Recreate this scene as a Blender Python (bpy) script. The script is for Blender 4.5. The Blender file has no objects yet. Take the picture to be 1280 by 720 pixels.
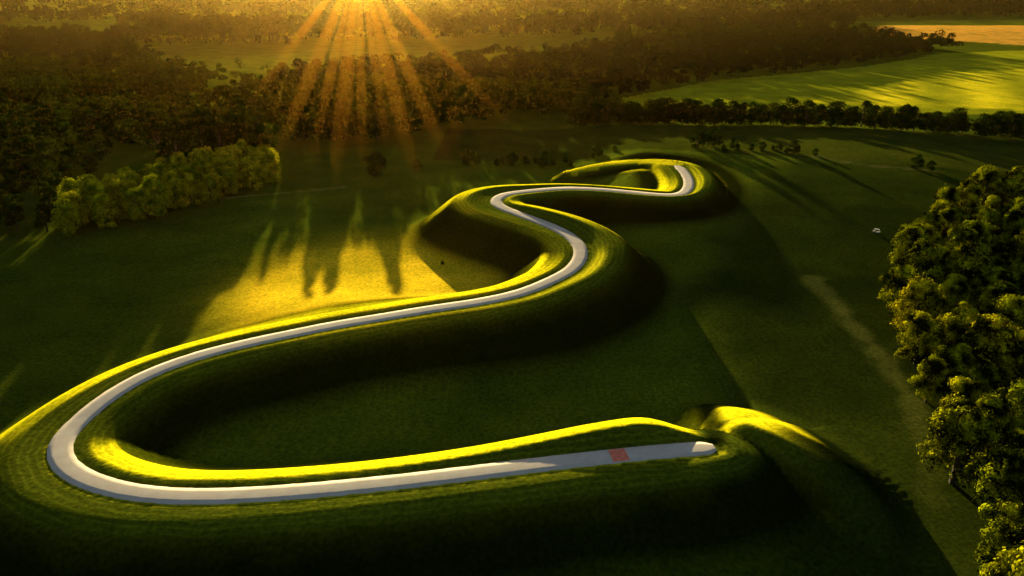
import bpy, math, random
import numpy as np
random.seed(7); rng=np.random.default_rng(7)
S=bpy.context.scene; COL=S.collection
S.view_settings.view_transform='Standard'; S.view_settings.look='None'; S.view_settings.exposure=0

# ------------------------------------------------------------ camera
H=60.0; F=1004.0; P=math.radians(21.7)
cd=bpy.data.cameras.new("camera"); cam=bpy.data.objects.new("camera",cd); COL.objects.link(cam)
cam.location=(0,0,H); cam.rotation_euler=(math.radians(90)-P,0,0)
cd.sensor_width=36; cd.lens=36*F/1280; cd.clip_start=0.5; cd.clip_end=20000
S.camera=cam
def gp(px,py,z=0.0):
    a=px-640; b=360-py
    dx=a; dy=b*math.sin(P)+F*math.cos(P); dz=b*math.cos(P)-F*math.sin(P)
    t=(H-z)/(-dz)
    return (dx*t,dy*t)

# ------------------------------------------------------------ light
EL=math.radians(6.0); AZ=math.radians(-10.0)
to_sun=(math.sin(AZ)*math.cos(EL),math.cos(AZ)*math.cos(EL),math.sin(EL))
sd=bpy.data.lights.new("sun",'SUN'); sd.energy=18; sd.angle=math.radians(0.6); sd.color=(1.0,0.80,0.36)
so=bpy.data.objects.new("sun",sd); COL.objects.link(so)
from mathutils import Vector
so.rotation_euler=Vector(to_sun).to_track_quat('Z','Y').to_euler()
W=bpy.data.worlds.new("World"); S.world=W; W.use_nodes=True
nt=W.node_tree; bg=nt.nodes['Background']; sky=nt.nodes.new('ShaderNodeTexSky')
sky.sky_type='NISHITA'; sky.sun_disc=False; sky.sun_elevation=EL; sky.sun_rotation=AZ
nt.links.new(sky.outputs[0],bg.inputs[0]); bg.inputs[1].default_value=0.14

# ------------------------------------------------------------ material helpers
def newmat(n):
    m=bpy.data.materials.new(n); m.use_nodes=True; t=m.node_tree
    for x in list(t.nodes): t.nodes.remove(x)
    o=t.nodes.new('ShaderNodeOutputMaterial'); return m,t,o
def N(t,k,**kw):
    n=t.nodes.new(k)
    for a,b in kw.items(): setattr(n,a,b)
    return n
def mixc(t,a,b,f,mode='MIX'):
    n=t.nodes.new('ShaderNodeMix'); n.data_type='RGBA'; n.blend_type=mode
    for s,v in ((6,a),(7,b),(0,f)):
        if hasattr(v,'is_linked'): t.links.new(v,n.inputs[s])
        else: n.inputs[s].default_value=v
    return n.outputs[2]
def ramp(t,src,p0,p1,c0,c1):
    n=t.nodes.new('ShaderNodeValToRGB'); e=n.color_ramp.elements
    e[0].position=p0; e[1].position=p1; e[0].color=(*c0,1); e[1].color=(*c1,1)
    t.links.new(src,n.inputs[0]); return n.outputs[0]

def leafmat(name,dark,light,tr=0.4,isl=.32,p0=.38,p1=.70):
    m,t,o=newmat(name)
    g=N(t,'ShaderNodeNewGeometry'); n1=N(t,'ShaderNodeTexNoise'); n1.inputs['Scale'].default_value=0.45; n1.inputs['Detail'].default_value=4
    t.links.new(g.outputs['Position'],n1.inputs['Vector'])
    c=ramp(t,n1.outputs[0],p0,p1,dark,light)
    n2=N(t,'ShaderNodeTexNoise'); n2.inputs['Scale'].default_value=0.025; n2.inputs['Detail'].default_value=3
    t.links.new(g.outputs['Position'],n2.inputs['Vector'])
    c=mixc(t,c,ramp(t,n2.outputs[0],.35,.65,(.6,.7,.6),(1.45,1.3,1.1)),1.0,'MULTIPLY')
    oi=N(t,'ShaderNodeObjectInfo')
    v=ramp(t,oi.outputs['Random'],0,1,(0.75,0.85,0.7),(1.12,1.05,1.0))
    c=mixc(t,c,v,1.0,'MULTIPLY')
    r=ramp(t,g.outputs['Random Per Island'],0,1,(1-isl,)*3,(1+isl,1+isl*.9,1+isl*.8))
    c=mixc(t,c,r,1.0,'MULTIPLY')
    d=N(t,'ShaderNodeBsdfDiffuse'); tl=N(t,'ShaderNodeBsdfTranslucent'); mx=N(t,'ShaderNodeMixShader'); mx.inputs[0].default_value=tr
    t.links.new(c,d.inputs[0]); t.links.new(c,tl.inputs[0]); t.links.new(d.outputs[0],mx.inputs[1]); t.links.new(tl.outputs[0],mx.inputs[2])
    t.links.new(mx.outputs[0],o.inputs[0]); return m
M_leaf=leafmat("broadleaf_foliage",(0.008,0.012,0.001),(0.56,0.58,0.010),0.10,.3,.44,.72)
M_leafY=leafmat("pale_foliage",(0.12,0.15,0.006),(0.62,0.60,0.018),0.26)
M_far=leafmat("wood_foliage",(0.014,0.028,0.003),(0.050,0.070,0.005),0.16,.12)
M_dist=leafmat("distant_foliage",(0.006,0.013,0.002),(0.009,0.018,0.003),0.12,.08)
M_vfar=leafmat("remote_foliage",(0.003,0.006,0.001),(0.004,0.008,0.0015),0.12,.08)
m,t,o=newmat("bark"); b=N(t,'ShaderNodeBsdfPrincipled'); nz=N(t,'ShaderNodeTexNoise'); nz.inputs['Scale'].default_value=6
t.links.new(ramp(t,nz.outputs[0],.3,.7,(0.03,0.022,0.014),(0.08,0.06,0.04)),b.inputs['Base Color']); b.inputs['Roughness'].default_value=.9
t.links.new(b.outputs[0],o.inputs[0]); M_bark=m

# ------------------------------------------------------------ ridge centreline
# px, py, z, wL, wR, bankL, bankR   (travel: from the path end round the loops)
CP=[(893,559,6.0,2.8,2.3,0.05,0.05),(866,561.5,6.1,3.4,3.4,.05,.40),(830,564,6.2,3.6,4.8,.05,1.15),(760,571,6.1,3.6,4.6,.05,1.0),(680,580,6,3.7,4.0,.05,.5),
(600,590,6,3.8,3.4,.05,.25),(500,602,6,3.8,3.1,.05,.12),(400,612,6,4,3.0,.05,.08),(300,619,6,4.2,3.0,.05,.08),(220,620,6,4.4,3.0,.05,.08),
(160,614,6,4.8,3.0,.05,.08),(110,600,6,5.4,3.0,.05,.08),(80,580,6,5.8,3.0,.05,.08),(75,555,6,5.8,3.2,.05,.08),(95,530,6,5.2,3.2,.05,.05),
(130,500,6.2,4.6,3.2,.06,.05),(180,470,6.4,4.0,3.2,.06,.05),(240,447,6.6,3.6,3.2,.08,.05),(300,431,6.8,3.5,3.2,.08,.05),(360,418,7,3.4,3.2,.08,.05),
(420,406,7,3.4,3.2,.08,.05),(480,396,7.1,3.4,3.2,.08,.05),(540,386,7.2,3.4,3.4,.08,.05),(600,377,7.3,3.4,3.8,.08,.1),(650,366,7.5,3.2,4.6,.08,.2),
(690,350,7.7,3,5.3,.08,.5),(716,335,7.8,3,6.0,.08,.8),(726,318,7.9,3,6.3,.1,1.2),(721,303,8,3.4,6.0,.1,1.4),(704,290,8,4,5.2,.15,1.5),
(680,279,8,5.0,4.6,.15,1.4),(650,268,8,6.3,3.8,.3,1.1),(627,259,8,7.4,3.4,.5,.5),(620,251,7.9,7.4,3.2,.6,.3),(632,243,7.8,6.2,3.2,.6,.2),
(670,238,7.6,4.4,3.4,.4,.3),(710,235.5,7.4,3.6,3.8,.25,.5),(750,237,7.2,3.4,4.0,.15,.6),(790,240.5,7,3.2,4.0,.12,.6),(828,244,7,3.2,4.0,.12,.7),
(850,243,6.9,3.0,4.0,.1,.8),(860,235,6.8,2.8,4.0,.1,.9),(860,223,6.7,2.8,4.0,.1,.9),(850,210,6.6,2.8,3.6,.3,.6),(835,203.5,6.4,2.4,2.9,.3,.2),
(808,201.5,5.9,1.8,2.0,.1,.1),(775,203,5.2,1.4,1.5,.05,.05),(745,207,4.4,1.2,1.3,.05,.05),(718,213,3.4,1.0,1.1,.05,.05)]
def catmull(pts,spacing):
    p=np.array(pts,float); out=[]
    q=np.vstack([2*p[0]-p[1],p,2*p[-1]-p[-2]])
    for i in range(1,len(q)-2):
        for u in np.linspace(0,1,24,endpoint=False):
            a,b,c,d=q[i-1],q[i],q[i+1],q[i+2]
            out.append(0.5*((2*b)+(-a+c)*u+(2*a-5*b+4*c-d)*u*u+(-a+3*b-3*c+d)*u**3))
    out.append(p[-1]); out=np.array(out)
    seg=np.linalg.norm(np.diff(out[:,:2],axis=0),axis=1); L=np.r_[0,np.cumsum(seg)]
    n=int(L[-1]/spacing); s=np.linspace(0,L[-1],n+1)
    return np.column_stack([np.interp(s,L,out[:,k]) for k in range(out.shape[1])]),L[-1]/n
def world(cp): return [(*gp(c[0],c[1],c[2]),*c[2:]) for c in cp]
ctrl=world(CP)
A,DS=catmull(ctrl,0.6)
k=np.hanning(15); k/=k.sum()
def smooth(v):
    q=np.r_[np.full(7,v[0])-(v[1]-v[0])*np.arange(7,0,-1),v,np.full(7,v[-1])+(v[-1]-v[-2])*np.arange(1,8)]
    return np.convolve(q,k,'valid')
for j in range(A.shape[1]): A[:,j]=smooth(A[:,j])
pe_=np.array(gp(843,206.5,6.5)); IE=int(((A[:,:2]-pe_)**2).sum(1).argmin())     # where the paved path stops on the far loop
ARM=[(920,524,5.6),(934,529,6.1),(965,543,6.1),(1005,564,5.5),(1042,589,4.4),(1072,620,3.0),(1098,665,1.5),(1115,710,.4)]
arm=[(*gp(c[0],c[1],c[2]),c[2],0.3,0.3,0.0,0.0) for c in ARM]
C,_=catmull(arm,0.6)
NA=np.array(gp(893,548,6)); NB=np.array(gp(880,480,1))

# cross-section of the flank below the shoulder: eases in, even slope, eases out at the foot
_t=np.linspace(0,1,400); _sl=np.minimum(np.clip(.35+_t/.18,0,1),np.clip((1-_t)/.45,0,1)); _cs=np.r_[0,np.cumsum((_sl[1:]+_sl[:-1])/2)]; _f=1-_cs/_cs[-1]
def linefield(X,Y,A,hw=1.9,LL=1.9,LR=1.9,shL=2.4,shR=1.8,tanL=.22,tanR=.22,high=True):
    P2=A[:,:2]; T=np.gradient(P2,axis=0); T/=np.linalg.norm(T,axis=1)[:,None]; ds=np.linalg.norm(P2[1]-P2[0])
    Hh=np.zeros(X.shape); SA=np.full(X.shape,99.); ED=np.full(X.shape,99.); UI=np.zeros(X.shape)
    ch=20000
    for i in range(0,len(X),ch):
        x=X[i:i+ch]; y=Y[i:i+ch]
        d2=(x[:,None]-P2[None,:,0])**2+(y[:,None]-P2[None,:,1])**2
        j=d2.argmin(1); vx=x-P2[j,0]; vy=y-P2[j,1]
        al=vx*T[j,0]+vy*T[j,1]; pe=T[j,0]*vy-T[j,1]*vx      # + = left of travel
        u=np.clip(j+al/ds,0,len(P2)-1)
        over=np.where(j==0,np.maximum(-al,0),np.where(j==len(P2)-1,np.maximum(al,0),0))
        pr=[np.interp(u,np.arange(len(P2)),A[:,q]) for q in range(2,7)]
        z,wL,wR,bL,bR=pr; f=1/(1+np.exp(-np.clip(pe/0.8,-30,30)))
        w=wL*f+wR*(1-f); bm=bL*f+bR*(1-f)
        s=np.sqrt(pe**2+over**2)
        a=np.clip((s-hw)/np.maximum(w-hw-0.2,0.5),0,1.0)
        zt=z+bm*(a*a*(3-2*a))
        hi=np.clip((z-7.2)/.6,0,1)*(1.0 if high else 0.0)      # flatter, wider shoulders on the highest bends
        q=s-w; sh=(shL*f+shR*(1-f))*np.clip(z/5,0.1,1)*(1+.4*hi); tn=(tanL*f+tanR*(1-f))*(1-.28*hi)
        qq=np.clip(q+.35,0,None); qs=np.where(qq<.7,qq*qq/1.4,qq-.35); qs=np.minimum(qs,sh)
        z1=zt-tn*qs
        L=(LL*f+LR*(1-f))*(1-.18*hi)*z+0.6
        tt=np.clip((q-sh)/L,0,1)
        Hh[i:i+ch]=z1*np.interp(tt,_t,_f); SA[i:i+ch]=s; ED[i:i+ch]=q; UI[i:i+ch]=u
    return Hh,SA,ED,UI
def hashn(x,y,s,seed):
    x=x/s; y=y/s
    xi=np.floor(x); yi=np.floor(y); fx=x-xi; fy=y-yi; fx=fx*fx*(3-2*fx); fy=fy*fy*(3-2*fy)
    h=lambda a,b:(np.sin(a*127.1+b*311.7+seed*17.3)*43758.5453)%1.0
    return (h(xi,yi)*(1-fx)+h(xi+1,yi)*fx)*(1-fy)+(h(xi,yi+1)*(1-fx)+h(xi+1,yi+1)*fx)*fy-0.5
def inpoly(X,Y,poly):
    n=len(poly); c=np.zeros(X.shape,bool); j=n-1
    for i in range(n):
        xi,yi=poly[i]; xj,yj=poly[j]
        m=((yi>Y)!=(yj>Y))&(X<(xj-xi)*(Y-yi)/((yj-yi)+1e-9)+xi); c^=m; j=i
    return c
def sm(a,b,x): t=np.clip((x-a)/(b-a),0,1); return t*t*(3-2*t)
def base(X,Y):
    z=hashn(X,Y,45,1)*0.8+hashn(X,Y,17,2)*0.25+hashn(X,Y,6,5)*0.06
    z+=hashn(X,Y,220,3)*6*np.clip((Y-420)/400,0,1)
    g=np.exp(-(((X+30)/26)**2+((Y-126)/23)**2)); z+=4.4*g  # added rise, tilted to the sun to brighten the lit patch
    # added swell: tilts the meadow away from the sun to darken it, then drops
    z+=6.5*sm(95,225,Y)*(1-sm(235,380,Y))*sm(15,45,X)*(1-sm(110,190,X))
    return z
def height(X,Y,full=False):
    X=np.asarray(X,float); Y=np.asarray(Y,float)
    z=base(X,Y); near=(X>-130)&(X<120)&(Y>30)&(Y<270)
    h=np.zeros(X.shape); sa=np.full(X.shape,99.); ed=np.full(X.shape,99.); ah=np.zeros(X.shape); ui=np.zeros(X.shape)
    if near.any():
        xn,yn=X[near],Y[near]
        h1,s1,e1,u1=linefield(xn,yn,A); h3,s3,e3,u3=linefield(xn,yn,C,0.1,2.2,2.0,3.6,.6,.21,.3,False)
        kk=1.0; hm=np.maximum(h1,h3)+np.clip(kk-np.abs(h1-h3),0,None)**2/(4*kk)*np.clip(np.minimum(h1,h3),0,1)*.6*np.clip((s1-1.8)/1.5,0,1)
        dip=np.where((s1<1.4)&(u1<IE+1),-0.10,0.0); flat=np.clip((s1-2)/8,0,1)
        zb=z[near]*flat*(1-np.clip(hm/5,0,1)*0.9)
        z[near]=zb+hm+dip
        h[near]=hm; sa[near]=s1; ed[near]=np.where(h3>h1,e3,e1); ah[near]=(h3>h1); ui[near]=u1
    return (z,h,sa,ed,ah,ui) if full else z
def hz(x,y): return float(height(np.array([x]),np.array([y]))[0])

# ------------------------------------------------------------ ground sheet
def axis(parts):
    out=[parts[0][0]]
    for a,b,st in parts:
        n=max(1,int(round((b-a)/st))); out+=list(np.linspace(a,b,n+1)[1:])
    return np.array(out)
xs=axis([(-9000,-2500,500),(-2500,-1000,40),(-1000,-300,7),(-300,-100,3),(-100,90,0.5),(90,300,3),(300,1000,7),(1000,2500,40),(2500,9000,500)])
ys=axis([(-1500,0,100),(0,45,5),(45,225,0.5),(225,340,1.8),(340,1000,4.5),(1000,2500,25),(2500,12000,400)])
XX,YY=np.meshgrid(xs,ys); X=XX.ravel(); Y=YY.ravel()
Z,Hm,SA,ED,AH,UI=height(X,Y,True)
nx,ny=len(xs),len(ys)
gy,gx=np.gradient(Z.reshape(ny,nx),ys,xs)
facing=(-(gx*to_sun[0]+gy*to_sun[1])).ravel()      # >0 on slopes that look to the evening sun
def make_mesh(name,co,faces,k):
    me=bpy.data.meshes.new(name); nv=len(co); nf=len(faces)
    me.vertices.add(nv); me.vertices.foreach_set('co',np.ascontiguousarray(co,dtype=np.float32).ravel())
    me.loops.add(nf*k); me.polygons.add(nf)
    me.loops.foreach_set('vertex_index',np.ascontiguousarray(faces,dtype=np.int32).ravel())
    me.polygons.foreach_set('loop_start',np.arange(0,nf*k,k,dtype=np.int32))
    me.update(calc_edges=True); me.validate(); return me
I=(np.arange(ny-1)[:,None]*nx+np.arange(nx-1)[None,:]).ravel()
gm=make_mesh("ground",np.column_stack([X,Y,Z]),np.column_stack([I,I+1,I+nx+1,I+nx]),4)
gm.polygons.foreach_set('use_smooth',np.ones(len(gm.polygons),bool))
col=np.empty((len(X),3)); col[:]=(0.082,0.112,0.007)
nl=hashn(X,Y,30,9)+0.5; col*= (0.8+0.4*nl)[:,None]
def blend(mask,c): 
    global col
    col=col*(1-mask[:,None])+np.array(c)[None,:]*mask[:,None]
def wp(px): return [gp(a,b) for a,b in px]
def polymask(px): return inpoly(X,Y,wp(px)).astype(float)
blend((1-sm(-75,-52,X+.18*(Y-150)))*(1-sm(200,230,Y))*.5,(0.045,0.062,0.004))  # left meadow painted darker along the sun line to hide light streaks
e_=sm(24,42,X-np.clip(Y-145,0,None)*0.50+(110-Y).clip(0,40)*.2+hashn(X,Y,12,31)*5)*(1-sm(230,250,Y)); blend(e_*.92,(0.024,0.037,0.004))  # sunlit meadow painted darker to even out the ridge's shadow edge
blend(polymask([(560,160),(1290,170),(1290,240),(1000,225),(700,200),(540,200)]),(0.048,0.062,0.006))
blend(polymask([(745,137),(1300,142),(1300,60),(1180,66),(1080,84),(880,102),(760,126)]),(0.32,0.34,0.012))
stripe=polymask([(1000,128),(1300,138),(1300,84),(1180,92)])*(0.55+0.45*np.sin((X*0.8-Y*0.35)/6.0))
blend(np.clip(stripe,0,1),(0.92,0.78,0.02))
blend(polymask([(1080,46),(1300,56),(1300,34),(1100,34)]),(0.90,0.45,0.06))
blend(polymask([(190,78),(330,92),(500,82),(700,68),(850,44),(600,34),(250,40),(180,60)]),(0.12,0.14,0.010))
far_=(Y>1000)&(hashn(X*.35,Y,110,21)>.12); blend(far_*.8,(0.16,0.18,0.02))
pm=np.exp(-((((X+28)/26)**2+((Y-150)/31)**2)**1.8)); blend(np.clip(pm*1.4,0,1)*0.95,(0.78,0.55,0.018))  # pool of sunlight painted into the meadow colour
def linemask(px,w):
    q=np.array(wp(px)); d=np.full(X.shape,1e9)
    for a,b in zip(q[:-1],q[1:]):
        v=b-a; tt=np.clip(((X-a[0])*v[0]+(Y-a[1])*v[1])/(v@v),0,1)
        d=np.minimum(d,np.hypot(X-a[0]-tt*v[0],Y-a[1]-tt*v[1]))
    return 1-sm(w*0.1,w,d+hashn(X,Y,3,4)*w*0.8)
fade=1-.75*sm(105,85,Y) if False else (0.3+0.7*sm(85,115,Y))
blend(linemask([(1015,365),(1060,410),(1105,455),(1140,500),(1158,560),(1165,620)],2.9)*0.62*fade,(0.15,0.16,0.03))
blend(linemask([(150,275),(250,252),(340,243),(430,233)],1.2)*0.7,(0.22,0.22,0.05))
blend(linemask([(1010,222),(1080,235),(1160,240)],2.0)*0.7,(0.10,0.10,0.03))
slope=sm(0.8,4.0,ED)*np.clip(Hm/2.2,0,1); blend(slope*0.93,(0.005,0.009,0.001))  # flank colour painted near black to deepen its shade
blend((1-sm(60,72,Y+hashn(X,Y,9,14)*3))*(ED>1.5)*(1-sm(30,36,X))*.85,(0.006,0.010,0.0015))  # foreground shade painted into the grass colour
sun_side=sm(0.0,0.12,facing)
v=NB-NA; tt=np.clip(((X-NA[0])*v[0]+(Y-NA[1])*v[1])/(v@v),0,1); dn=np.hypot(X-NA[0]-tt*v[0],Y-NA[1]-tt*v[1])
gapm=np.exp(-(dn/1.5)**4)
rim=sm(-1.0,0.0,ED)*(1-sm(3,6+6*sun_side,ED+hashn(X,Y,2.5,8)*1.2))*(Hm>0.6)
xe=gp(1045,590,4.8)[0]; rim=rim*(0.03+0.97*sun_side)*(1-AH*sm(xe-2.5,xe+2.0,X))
x0=gp(872,555,6)[0]; rim=rim*(1-(1-AH)*sm(x0-1.0,x0+1.2,X)*(X<x0+12)*(Y<95))      # the painted golden light dies out at the path end
blend(np.clip(rim,0,1),(0.78,0.72,0.010))  # low sunlight painted as gold on shoulders that face the sun
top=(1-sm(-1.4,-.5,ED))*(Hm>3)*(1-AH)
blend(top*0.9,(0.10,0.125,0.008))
inner=top*sm(0.03,0.12,facing); blend(inner*.8,(0.5,0.48,0.012))  # sunlit tone painted on inner bank faces turned to the sun
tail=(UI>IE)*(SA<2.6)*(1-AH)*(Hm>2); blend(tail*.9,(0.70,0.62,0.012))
blend(gapm*(Hm>1)*.97,(0.010,0.016,0.002))  # painted dark strip stands in for shade between bank and arm
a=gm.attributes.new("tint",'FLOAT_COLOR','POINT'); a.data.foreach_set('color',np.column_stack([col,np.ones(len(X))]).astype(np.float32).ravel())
a=gm.attributes.new("mow",'FLOAT','POINT'); a.data.foreach_set('value',np.clip(SA,0,60).astype(np.float32))
a=gm.attributes.new("mowmask",'FLOAT','POINT'); a.data.foreach_set('value',((1-sm(0,6,ED))*(SA<40)*(1-AH)).astype(np.float32))
m,t,o=newmat("grass_land")
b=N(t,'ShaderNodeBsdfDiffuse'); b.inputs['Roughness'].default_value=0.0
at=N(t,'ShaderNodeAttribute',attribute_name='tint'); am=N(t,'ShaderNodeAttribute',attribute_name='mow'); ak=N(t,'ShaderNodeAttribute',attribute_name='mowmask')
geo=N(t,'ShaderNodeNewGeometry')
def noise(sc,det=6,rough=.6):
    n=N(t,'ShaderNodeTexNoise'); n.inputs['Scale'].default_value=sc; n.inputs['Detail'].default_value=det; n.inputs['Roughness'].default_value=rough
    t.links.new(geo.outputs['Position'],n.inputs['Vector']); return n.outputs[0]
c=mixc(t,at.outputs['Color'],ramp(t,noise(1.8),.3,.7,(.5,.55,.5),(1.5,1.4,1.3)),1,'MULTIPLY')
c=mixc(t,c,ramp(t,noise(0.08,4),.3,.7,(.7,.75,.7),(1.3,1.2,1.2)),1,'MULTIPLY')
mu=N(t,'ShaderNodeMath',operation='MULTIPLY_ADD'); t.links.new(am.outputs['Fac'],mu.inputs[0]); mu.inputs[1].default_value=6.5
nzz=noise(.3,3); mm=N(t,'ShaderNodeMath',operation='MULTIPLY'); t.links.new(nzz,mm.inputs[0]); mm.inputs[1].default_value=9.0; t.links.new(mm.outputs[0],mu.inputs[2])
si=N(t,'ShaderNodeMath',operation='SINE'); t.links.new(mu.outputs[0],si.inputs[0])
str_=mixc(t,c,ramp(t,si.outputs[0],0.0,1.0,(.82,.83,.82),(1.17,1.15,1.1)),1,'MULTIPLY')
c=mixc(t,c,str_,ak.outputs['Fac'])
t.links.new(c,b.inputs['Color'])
bp=N(t,'ShaderNodeBump'); bp.inputs['Strength'].default_value=0.4; bp.inputs['Distance'].default_value=0.08
t.links.new(noise(3.0,6,.6),bp.inputs['Height']); t.links.new(bp.outputs[0],b.inputs['Normal'])
t.links.new(b.outputs[0],o.inputs[0]); gm.materials.append(m)
g=bpy.data.objects.new("ground",gm); g["kind"]="structure"; COL.objects.link(g)

# ------------------------------------------------------------ path ribbon
P2=A[:,:2]; T=np.gradient(P2,axis=0); T/=np.linalg.norm(T,axis=1)[:,None]; Nn=np.column_stack([-T[:,1],T[:,0]])
n=IE; hwv=np.interp(np.arange(n),[0,1,2,3,n-8,n-1],[0.6,1.0,1.25,1.38,1.38,0.7])
offs=[-1.06,-1.0,-.5,0,.5,1.0,1.06]; drop=[-0.25,0,0.02,0.035,0.02,0,-0.25]
rows=[]
for o_,dz in zip(offs,drop):
    q=P2[:n]+Nn[:n]*(hwv*o_+ rng.normal(0,0.02,n))[:,None]; rows.append(np.column_stack([q,A[:n,2]+0.07+dz]))
co=np.stack(rows,1).reshape(-1,3); kx=len(offs)
fi=[]
for i in range(n-1):
    for j in range(kx-1): a_=i*kx+j; fi.append((a_,a_+kx,a_+kx+1,a_+1))
pm_=make_mesh("path",co,np.array(fi),4)
m,t,o=newmat("path_concrete"); b=N(t,'ShaderNodeBsdfDiffuse'); geo=N(t,'ShaderNodeNewGeometry')
c=mixc(t,ramp(t,noise(.5,5),.3,.7,(.58,.50,.45),(.69,.61,.55)),ramp(t,noise(9,4),.3,.7,(.85,.85,.85),(1.1,1.1,1.1)),1,'MULTIPLY')
t.links.new(c,b.inputs['Color'])
t.links.new(b.outputs[0],o.inputs[0])
pm_.materials.append(m); po=bpy.data.objects.new("path",pm_); po["kind"]="structure"; COL.objects.link(po)

# ------------------------------------------------------------ foliage generators
def leaves(cent,rad,per,size,tri=False,rg=rng,flatz=0.85):
    n=len(cent); c=np.repeat(cent,per,0); r=np.repeat(rad,per)
    d=rg.normal(size=(n*per,3)); d/=np.linalg.norm(d,axis=1)[:,None]
    d[:,2]=np.where(d[:,2]<-0.45,-d[:,2],d[:,2])
    rr=r*np.clip(1-np.abs(rg.normal(0,.17,n*per)),.35,1)*(1+0.10*rg.normal(size=n*per))
    p=c+d*rr[:,None]*np.array([1,1,flatz])
    nr=d+rg.normal(0,.32,(n*per,3)); nr/=np.linalg.norm(nr,axis=1)[:,None]
    u=np.cross(nr,rg.normal(size=(n*per,3))); u/=np.linalg.norm(u,axis=1)[:,None]; v=np.cross(nr,u)
    s=(size*(0.6+0.8*rg.random(n*per)))[:,None] if np.isscalar(size) else (np.repeat(size,per)*(0.6+0.8*rg.random(n*per)))[:,None]
    if tri:
        co=np.stack([p-u*s*.6-v*s*.4,p+u*s*.6-v*s*.4,p+v*s*.7],1); k=3
    else:
        co=np.stack([p-u*s*.5,p-v*s*.32,p+u*s*.5,p+v*s*.32],1); k=4
    return co.reshape(-1,3),np.arange(n*per*k).reshape(-1,k)
def tube(pts,rads,seg=7):
    vs=[];fs=[]
    for i,(p,r) in enumerate(zip(pts,rads)):
        p=Vector(p); dr=(Vector(pts[min(i+1,len(pts)-1)])-Vector(pts[max(i-1,0)])).normalized()
        a=dr.orthogonal().normalized(); b=dr.cross(a)
        for k in range(seg):
            th=2*math.pi*k/seg; vs.append(p+(a*math.cos(th)+b*math.sin(th))*r)
    for i in range(len(pts)-1):
        for k in range(seg): fs.append((i*seg+k,i*seg+(k+1)%seg,(i+1)*seg+(k+1)%seg,(i+1)*seg+k))
    return vs,fs
def trunkmesh(h,lobes,rs):
    vs,fs=tube([(0,0,-.4),(0.05,0,h*.2),(0.15,.1,h*.45),(0,.15,h*.75)],[h*.032,h*.024,h*.017,h*.006])
    for c in lobes[:9]:
        z0=h*(.22+.35*rs.random()); p0=Vector((0.08,.05,z0)); p1=Vector(c); mid=p0.lerp(p1,.5)+Vector((0,0,.3))
        v2,f2=tube([p0,mid,p1],[h*.012,h*.008,h*.003],5); o=len(vs); vs+=v2; fs+=[tuple(i+o for i in f) for f in f2]
    me=bpy.data.meshes.new("trunk"); me.from_pydata([tuple(v) for v in vs],[],fs); me.materials.append(M_bark); return me
def treevariant(h,R,nl,per,size,mat,seed,low=.20,pointed=False):
    rg=np.random.default_rng(seed); rs=random.Random(seed)
    th=rg.random(nl)*2*np.pi; zz=rg.random(nl)
    prof=(1.05-zz)**.8 if pointed else np.sin(np.pi*np.clip(.16+.80*zz,0,1))**0.7
    rr=R*.68*prof*np.sqrt(.25+.75*rg.random(nl))
    ce=np.column_stack([rr*np.cos(th),rr*np.sin(th),h*(low+(.86-low)*zz)]); ra=R*(.22+.2*rg.random(nl))
    if pointed: ra=ra*(1.1-.6*zz)
    ce=np.vstack([ce,[0,0,h*(.4 if pointed else .55)]]); ra=np.r_[ra,R*.55]
    co,fa=leaves(ce,ra,per,size,False,rg)
    cm=make_mesh("crown",co,fa,4); cm.materials.append(mat)
    lob=[tuple(c) for c in ce]; rs.shuffle(lob)
    return trunkmesh(h,lob,rs),cm
V_big=[treevariant(10.5,4.3,34,340,.34,M_leaf,s,.10) for s in (1,2,3,4,5)]
V_pale=[treevariant(11,4.4,44,170,.40,M_leafY,s,.05) for s in (11,12,13)]
V_mid=[treevariant(10,3.8,26,150,.44,M_far,s,.12) for s in (21,22,23,24)]
V_point=[treevariant(17,4.2,56,120,.55,M_far,s,.10,True) for s in (41,42)]
count=0
def tree(x,y,var,sc,label,cat,group,name="tree",squash=1.0):
    global count; count+=1
    e=bpy.data.objects.new(name,None); e.empty_display_size=.5
    e.location=(x,y,hz(x,y)-.1); e.rotation_euler=(0,0,random.random()*6.28); e.scale=(sc,sc,sc*squash)
    e["label"]=label; e["category"]=cat; e["group"]=group; COL.objects.link(e)
    for nm,me in zip(("trunk","crown"),var):
        c_=bpy.data.objects.new(nm,me); c_.parent=e; COL.objects.link(c_)
def scatter(poly,sp,rg=random,tries=6000,mx=9999):
    q=poly; xs_=[a for a,b in q]; ys_=[b for a,b in q]; out=[]
    X_=np.array([rg.uniform(min(xs_),max(xs_)) for _ in range(tries)]); Y_=np.array([rg.uniform(min(ys_),max(ys_)) for _ in range(tries)])
    k_=inpoly(X_,Y_,q); cell={}; s=sp
    for x,y in zip(X_[k_],Y_[k_]):
        ci=(int(x//s),int(y//s)); ok=True
        for i in (-1,0,1):
            for j in (-1,0,1):
                for (a,b) in cell.get((ci[0]+i,ci[1]+j),()):
                    if (a-x)**2+(b-y)**2<s*s: ok=False
        if ok: cell.setdefault(ci,[]).append((x,y)); out.append((float(x),float(y)))
        if len(out)>=mx: break
    return out
# grove along the meadow edge
pol=wp([(1182,285),(1130,345),(1112,400),(1128,470),(1165,540),(1188,610),(1205,690),(1220,790),(1240,940),(1560,940),(1440,600),(1400,400),(1360,262),(1280,266)])
pts=scatter(pol,5.5,tries=7000,mx=150); grove=pts
for x,y in pts:
    tree(x,y,random.choice(V_big),random.uniform(.68,1.22),"broad green leafy tree in a dense grove at the meadow edge","tree","trees of the grove beside the meadow")
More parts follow.
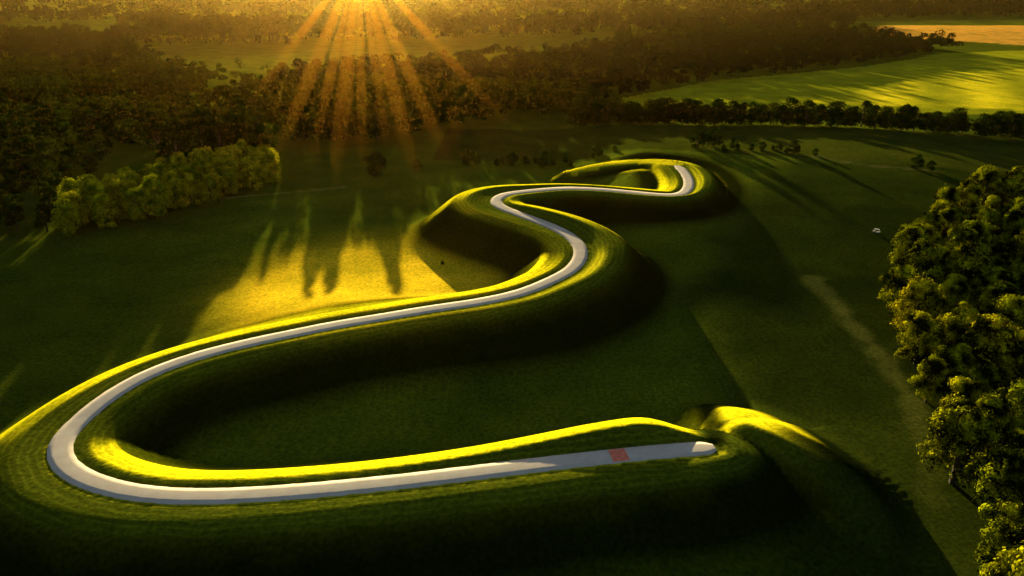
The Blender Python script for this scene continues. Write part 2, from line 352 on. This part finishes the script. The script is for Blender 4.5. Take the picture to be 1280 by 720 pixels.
# pale willow-like clump
pol=wp([(85,296),(200,276),(345,228),(338,210),(200,235),(95,270)])
pts=scatter(pol,4.3,tries=2500,mx=75); 
for x,y in pts:
    tree(x,y,random.choice(V_pale),random.uniform(.72,1.05),"pale yellow-green leafy tree in a sunlit clump on the field edge","tree","pale trees clumped at the field edge")
# scattered bushes in the mid field
V_dbush=[treevariant(8,4.4,22,130,.45,M_far,s,.08) for s in (34,35,36)]
BU=[(470,220,32),(522,212,14),(585,205,22),(640,207,18),(680,208,20),(745,203,14),(870,208,24),(890,206,26),(915,210,14),(950,212,11),(970,214,11),(988,218,17),(1015,221,9),(1140,238,18),(1158,240,13),(553,333,5)]
BU+=[(x_+random.uniform(-7,7),206+random.uniform(-3,3),random.uniform(7,12)) for x_ in range(600,780,17)]
BU+=[(x_+random.uniform(-5,5),211+random.uniform(-2,3)+(x_-900)*.05,random.uniform(6,9)) for x_ in range(900,1010,16)]
for px,py,hp in BU:
    x,y=gp(px,py); hh=hp/(1004/math.hypot(y,H)); big=hh>1.5
    tree(x,y,random.choice(V_dbush),hh/7.6,"dark round leafy bush standing on the meadow" if big else "tiny dark shrub on the mown grass","bush","bushes scattered over the meadow",name="bush")
# hedge line
H1=wp([(722,158),(900,162),(1100,166),(1310,172)]); hp=[]
for a_,b_ in zip(H1[:-1],H1[1:]):
    L=math.dist(a_,b_); k_=int(L/3.1)
    for i in range(k_):
        u=i/k_; hp.append((a_[0]+(b_[0]-a_[0])*u+random.uniform(-1,1),a_[1]+(b_[1]-a_[1])*u+random.uniform(-4,4)))
for x,y in hp: tree(x,y,random.choice(V_dbush),random.uniform(1.0,1.4),"leafy tree in the long hedgerow between two fields","tree","trees of the long hedgerow")
def azi(x,y): return x+math.tan(math.radians(10))*(y-150)
def at_az(az,d): return (az-math.tan(math.radians(10))*(d-150),d)
# trees added on the wood edge to cast finger shadows and block sun
for az,d,hh in [(-40.5,300,23),(-36.5,302,22.5),(-23.5,300,22.5),(-51,301,18.5)]:
    x,y=at_az(az,d); tree(x,y,random.choice(V_point),hh/17*.92,"tall pointed tree added at the wood edge to cast a finger shadow","tree","tall trees added at the wood edge for their shade",squash=1.09)
for a_,d_ in ((-62,254),(-68,262),(-75,256),(-82,263),(-89,256),(-96,262),(-65,270),(-72,272),(-79,272)):
    x,y=at_az(a_,d_); tree(x,y,random.choice(V_mid),random.uniform(1.75,1.95),"tall broad dark tree added at the wood edge to block light streaks","tree","tall trees added at the wood edge for their shade")
# wood areas
W1=wp([(-330,380),(-100,335),(0,308),(75,288),(75,235),(200,195),(350,178),(380,190),(430,188),(500,178),(560,164),(640,150),(715,152),(770,130),(400,112),(200,92),(-260,90)])
W2=wp([(340,114),(770,130),(850,108),(960,96),(1090,80),(1200,64),(1080,48),(1000,40),(860,46),(700,72),(560,84),(380,92)])
W3=wp([(-300,100),(200,94),(185,74),(100,42),(-300,30)])
W4=wp([(100,56),(300,58),(600,50),(860,42),(1060,38),(1060,22),(1320,20),(1320,12),(900,24),(500,30),(200,28)])
W5=wp([(-200,28),(1500,20),(1500,6),(-200,4)])
w1=scatter(W1,5.6,tries=26000)
w1=[p for p in w1 if not (hashn(np.array([p[0]]),np.array([p[1]]),38,12)[0]>0.30 and math.hypot(*p)>230 and p[0]<-80)]   # clearings
w1=sorted(w1,key=lambda p:math.hypot(*p))
def hgt(x,y):      # wood height (m), set along the sun line to shape the lit patch
    a_=azi(x,y)
    if y>390 or not -62<a_<40: return None
    return 11.0 if -20<a_<-3 else 12.6
nind=max(0,297-count)
for x,y in w1[:nind]:
    h_=hgt(x,y); sc=h_/9.8*random.uniform(.95,1.03) if h_ else random.uniform(.75,1.2)
    tree(x,y,random.choice(V_mid),sc,"dark leafy tree at the near edge of the wood","tree","trees at the near edge of the wood")
def wood(name,pts,hh,R,nl,per,size,label,mat=M_far):
    pts=np.array(pts); n=len(pts); z=height(pts[:,0],pts[:,1]); sc=(.7+.6*rng.random(n))*(1+.4*hashn(pts[:,0],pts[:,1],35,6))
    hg=[hgt(*p) for p in pts]; sc=np.array([(np.clip(s_,.95,1.05)*h_/hh if h_ else s_) for s_,h_ in zip(sc,hg)])
    pc=[];pr=[];ps=[]
    for i in range(nl):
        th=rng.random(n)*6.28; zz=rng.random(n); r=R*.6*np.sin(np.pi*(.2+.7*zz))*sc
        pc.append(np.column_stack([pts[:,0]+r*np.cos(th),pts[:,1]+r*np.sin(th),z+hh*sc*(.2+.7*zz)])); pr.append(R*(.35+.25*rng.random(n))*sc); ps.append(np.full(n,size))
    co,fa=leaves(np.vstack(pc),np.concatenate(pr),per,np.concatenate(ps),True)
    me=make_mesh(name,co,fa,3); me.materials.append(mat); o_=bpy.data.objects.new(name,me)
    o_["kind"]="stuff"; o_["label"]=label; o_["category"]="wood"; COL.objects.link(o_)
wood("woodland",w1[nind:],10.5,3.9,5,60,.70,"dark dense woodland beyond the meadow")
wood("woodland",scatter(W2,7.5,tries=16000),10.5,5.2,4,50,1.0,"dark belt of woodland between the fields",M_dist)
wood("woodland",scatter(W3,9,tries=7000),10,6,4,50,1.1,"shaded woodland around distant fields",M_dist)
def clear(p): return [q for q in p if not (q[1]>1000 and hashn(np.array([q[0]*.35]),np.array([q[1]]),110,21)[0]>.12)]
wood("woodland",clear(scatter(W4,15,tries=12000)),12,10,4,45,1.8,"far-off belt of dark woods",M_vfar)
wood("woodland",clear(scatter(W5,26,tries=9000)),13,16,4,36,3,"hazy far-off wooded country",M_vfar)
print("trees",count,"grove",len(grove),"w1",len(w1),"hedge",len(hp),"nind",nind)

# ------------------------------------------------------------ red blanket on the path
def simple(name,c,r=.7):
    m,t,o=newmat(name); b=N(t,'ShaderNodeBsdfPrincipled'); nz=N(t,'ShaderNodeTexNoise'); nz.inputs['Scale'].default_value=5
    t.links.new(ramp(t,nz.outputs[0],.3,.7,tuple(x*.85 for x in c),tuple(min(1,x*1.12) for x in c)),b.inputs['Base Color']); b.inputs['Roughness'].default_value=r
    t.links.new(b.outputs[0],o.inputs[0]); return m
tx,ty=gp(775,569,6.15); j=int(((P2-np.array([tx,ty]))**2).sum(1).argmin()); ctr=P2[j]; tg=T[j]; nn=Nn[j]; zc=A[j,2]+.13
M_r1=simple("red_cloth",(.88,.20,.12),.95); M_r2=simple("pink_cloth",(.88,.25,.16),.95)
vs=[];fs=[];mi=[]; K=4
for i in range(K+1):
    for q in range(K+1):
        p=ctr+tg*(i/K-.5)*2.0+nn*(q/K-.5)*2.5; vs.append((p[0],p[1],zc))
for i in range(K):
    for q in range(K): a_=i*(K+1)+q; fs.append((a_,a_+K+1,a_+K+2,a_+1)); mi.append((i+q)%2)
me=bpy.data.meshes.new("mat"); me.from_pydata(vs,[],fs); me.materials.append(M_r1); me.materials.append(M_r2)
for p_,k_ in zip(me.polygons,mi): p_.material_index=k_
ob=bpy.data.objects.new("picnic_blanket",me); sol=ob.modifiers.new("s",'SOLIDIFY'); sol.thickness=.03
ob["label"]="salmon-red square blanket lying across the path"; ob["category"]="blanket"; COL.objects.link(ob)

# ------------------------------------------------------------ small white cart
import bmesh
def boxmesh(name,parts,mat,bev=.04):
    bm=bmesh.new()
    for (cx,cy,cz),(sx,sy,sz) in parts:
        r=bmesh.ops.create_cube(bm,size=1)
        for v in r['verts']: v.co=Vector((cx+v.co.x*sx,cy+v.co.y*sy,cz+v.co.z*sz))
    bmesh.ops.bevel(bm,geom=bm.edges[:],offset=bev,segments=2,affect='EDGES')
    me=bpy.data.meshes.new(name); bm.to_mesh(me); bm.free(); me.materials.append(mat); return me
M_w=simple("white_paint",(.6,.6,.56),.5); M_k=simple("rubber",(.03,.03,.03)); M_s=simple("seat_vinyl",(.3,.26,.2))
x,y=gp(1095,293,3.8); e=bpy.data.objects.new("utility_cart",None); e.location=(x,y,hz(x,y)); e.rotation_euler=(0,0,-.7); e.scale=(.62,.5,.45); COL.objects.link(e)
e["label"]="small white utility cart with a roof parked on grass"; e["category"]="cart"
for nm,me in [("body",boxmesh("body",[((0,0,.5),(2.5,1.2,.3)),((1.0,0,.8),(.5,1.15,.4)),((-.85,0,.8),(.8,1.15,.35))],M_w)),
 ("roof",boxmesh("roof",[((0,0,1.95),(1.9,1.25,.08))],M_w)),
 ("frame",boxmesh("frame",[((sx*.85,sy*.52,1.4),(.05,.05,1.05)) for sx in(-1,1) for sy in(-1,1)],M_w,.01)),
 ("seat",boxmesh("seat",[((-.1,0,.85),(.5,1.0,.15)),((-.38,0,1.1),(.12,1.0,.45))],M_s))]:
    c_=bpy.data.objects.new(nm,me); c_.parent=e; COL.objects.link(c_)
bm=bmesh.new(); bmesh.ops.create_cone(bm,cap_ends=True,segments=20,radius1=.28,radius2=.28,depth=.2); bmesh.ops.bevel(bm,geom=bm.edges[:],offset=.03,segments=1,affect='EDGES')
wm=bpy.data.meshes.new("wheel"); bm.to_mesh(wm); bm.free(); wm.materials.append(M_k)
for sx in(-1,1):
    for sy in(-1,1):
        c_=bpy.data.objects.new("wheel",wm); c_.location=(sx*.85,sy*.62,.28); c_.rotation_euler=(math.pi/2,0,0); c_.parent=e; COL.objects.link(c_)

# ------------------------------------------------------------ evening haze (volume of air) and added sunbeams
def volmat(name,colr,dens,g_):
    m,t,o=newmat(name); v=N(t,'ShaderNodeVolumeScatter'); v.inputs['Color'].default_value=(*colr,1); v.inputs['Density'].default_value=dens; v.inputs['Anisotropy'].default_value=g_
    t.links.new(v.outputs[0],o.inputs['Volume']); return m
def hazebox(cx,cy,cz,sx,sy,sz,mat):
    bm=bmesh.new(); bmesh.ops.create_cube(bm,size=1)
    for v in bm.verts: v.co=Vector((cx+v.co.x*sx,cy+v.co.y*sy,cz+v.co.z*sz))
    hm=bpy.data.meshes.new("haze"); bm.to_mesh(hm); bm.free(); hm.materials.append(mat)
    ho=bpy.data.objects.new("haze_and_beams",hm); ho["kind"]="structure"; COL.objects.link(ho)
hazebox(0,2900,150,9000,8000,330,volmat("evening_haze",(1,.42,.05),1.25e-5,.92))
hazebox(0,3200,14,8900,5700,62,volmat("wood_mist",(1,.95,.28),1.1e-5,.62))
# added volumes that imitate sunbeams: mist hanging well above the wood
AZm=math.radians(-10.0); ELm=math.radians(0.7)
sv=Vector((math.sin(AZm)*math.cos(ELm),math.cos(AZm)*math.cos(ELm),math.sin(ELm))); side=sv.cross(Vector((0,0,1))).normalized(); upv=side.cross(sv).normalized()
M_sh=volmat("sunbeam_mist",(1,.42,.03),1.7e-3,.40)
vs=[];fs=[]; G=12
for px,py,w1_,hgt_ in [(574,235,4.4,3.4),(534,275,4.4,3.6),(491,225,3.0,3.0),(454,245,3.0,3.0),(414,270,4.6,3.6),(381,232,3.4,3.0),(328,238,4.6,3.4),(300,145,4.6,3.0),(648,170,4.8,3.0)]:
    z0=30; x,y=gp(px,py,z0); p0=Vector((x,y,z0)); o_=len(vs)
    for d_,w_,h_ in ((0,.3,.06),(40,w1_*.6,hgt_*.22),(100,w1_*.95,hgt_*.7),(230,w1_*1.25,hgt_*1.05),(1100,w1_*1.9,hgt_*1.05)):
        c0=p0+sv*d_
        for a_ in range(G):
            an=2*math.pi*(a_+.5)/G; vs.append(c0+side*(math.cos(an)*w_/2)+upv*(math.sin(an)*h_/2))
    for q in range(4):
        for k_ in range(G): fs.append((o_+q*G+k_,o_+q*G+(k_+1)%G,o_+q*G+G+(k_+1)%G,o_+q*G+G+k_))
    fs.append(tuple(o_+G-1-i for i in range(G))); fs.append(tuple(o_+4*G+i for i in range(G)))
me=bpy.data.meshes.new("beam_mist"); me.from_pydata([tuple(v) for v in vs],[],fs); me.materials.append(M_sh)
bm=bmesh.new(); bm.from_mesh(me); bmesh.ops.recalc_face_normals(bm,faces=bm.faces); bm.to_mesh(me); bm.free()
mo=bpy.data.objects.new("haze_and_beams",me); mo["kind"]="structure"; COL.objects.link(mo)
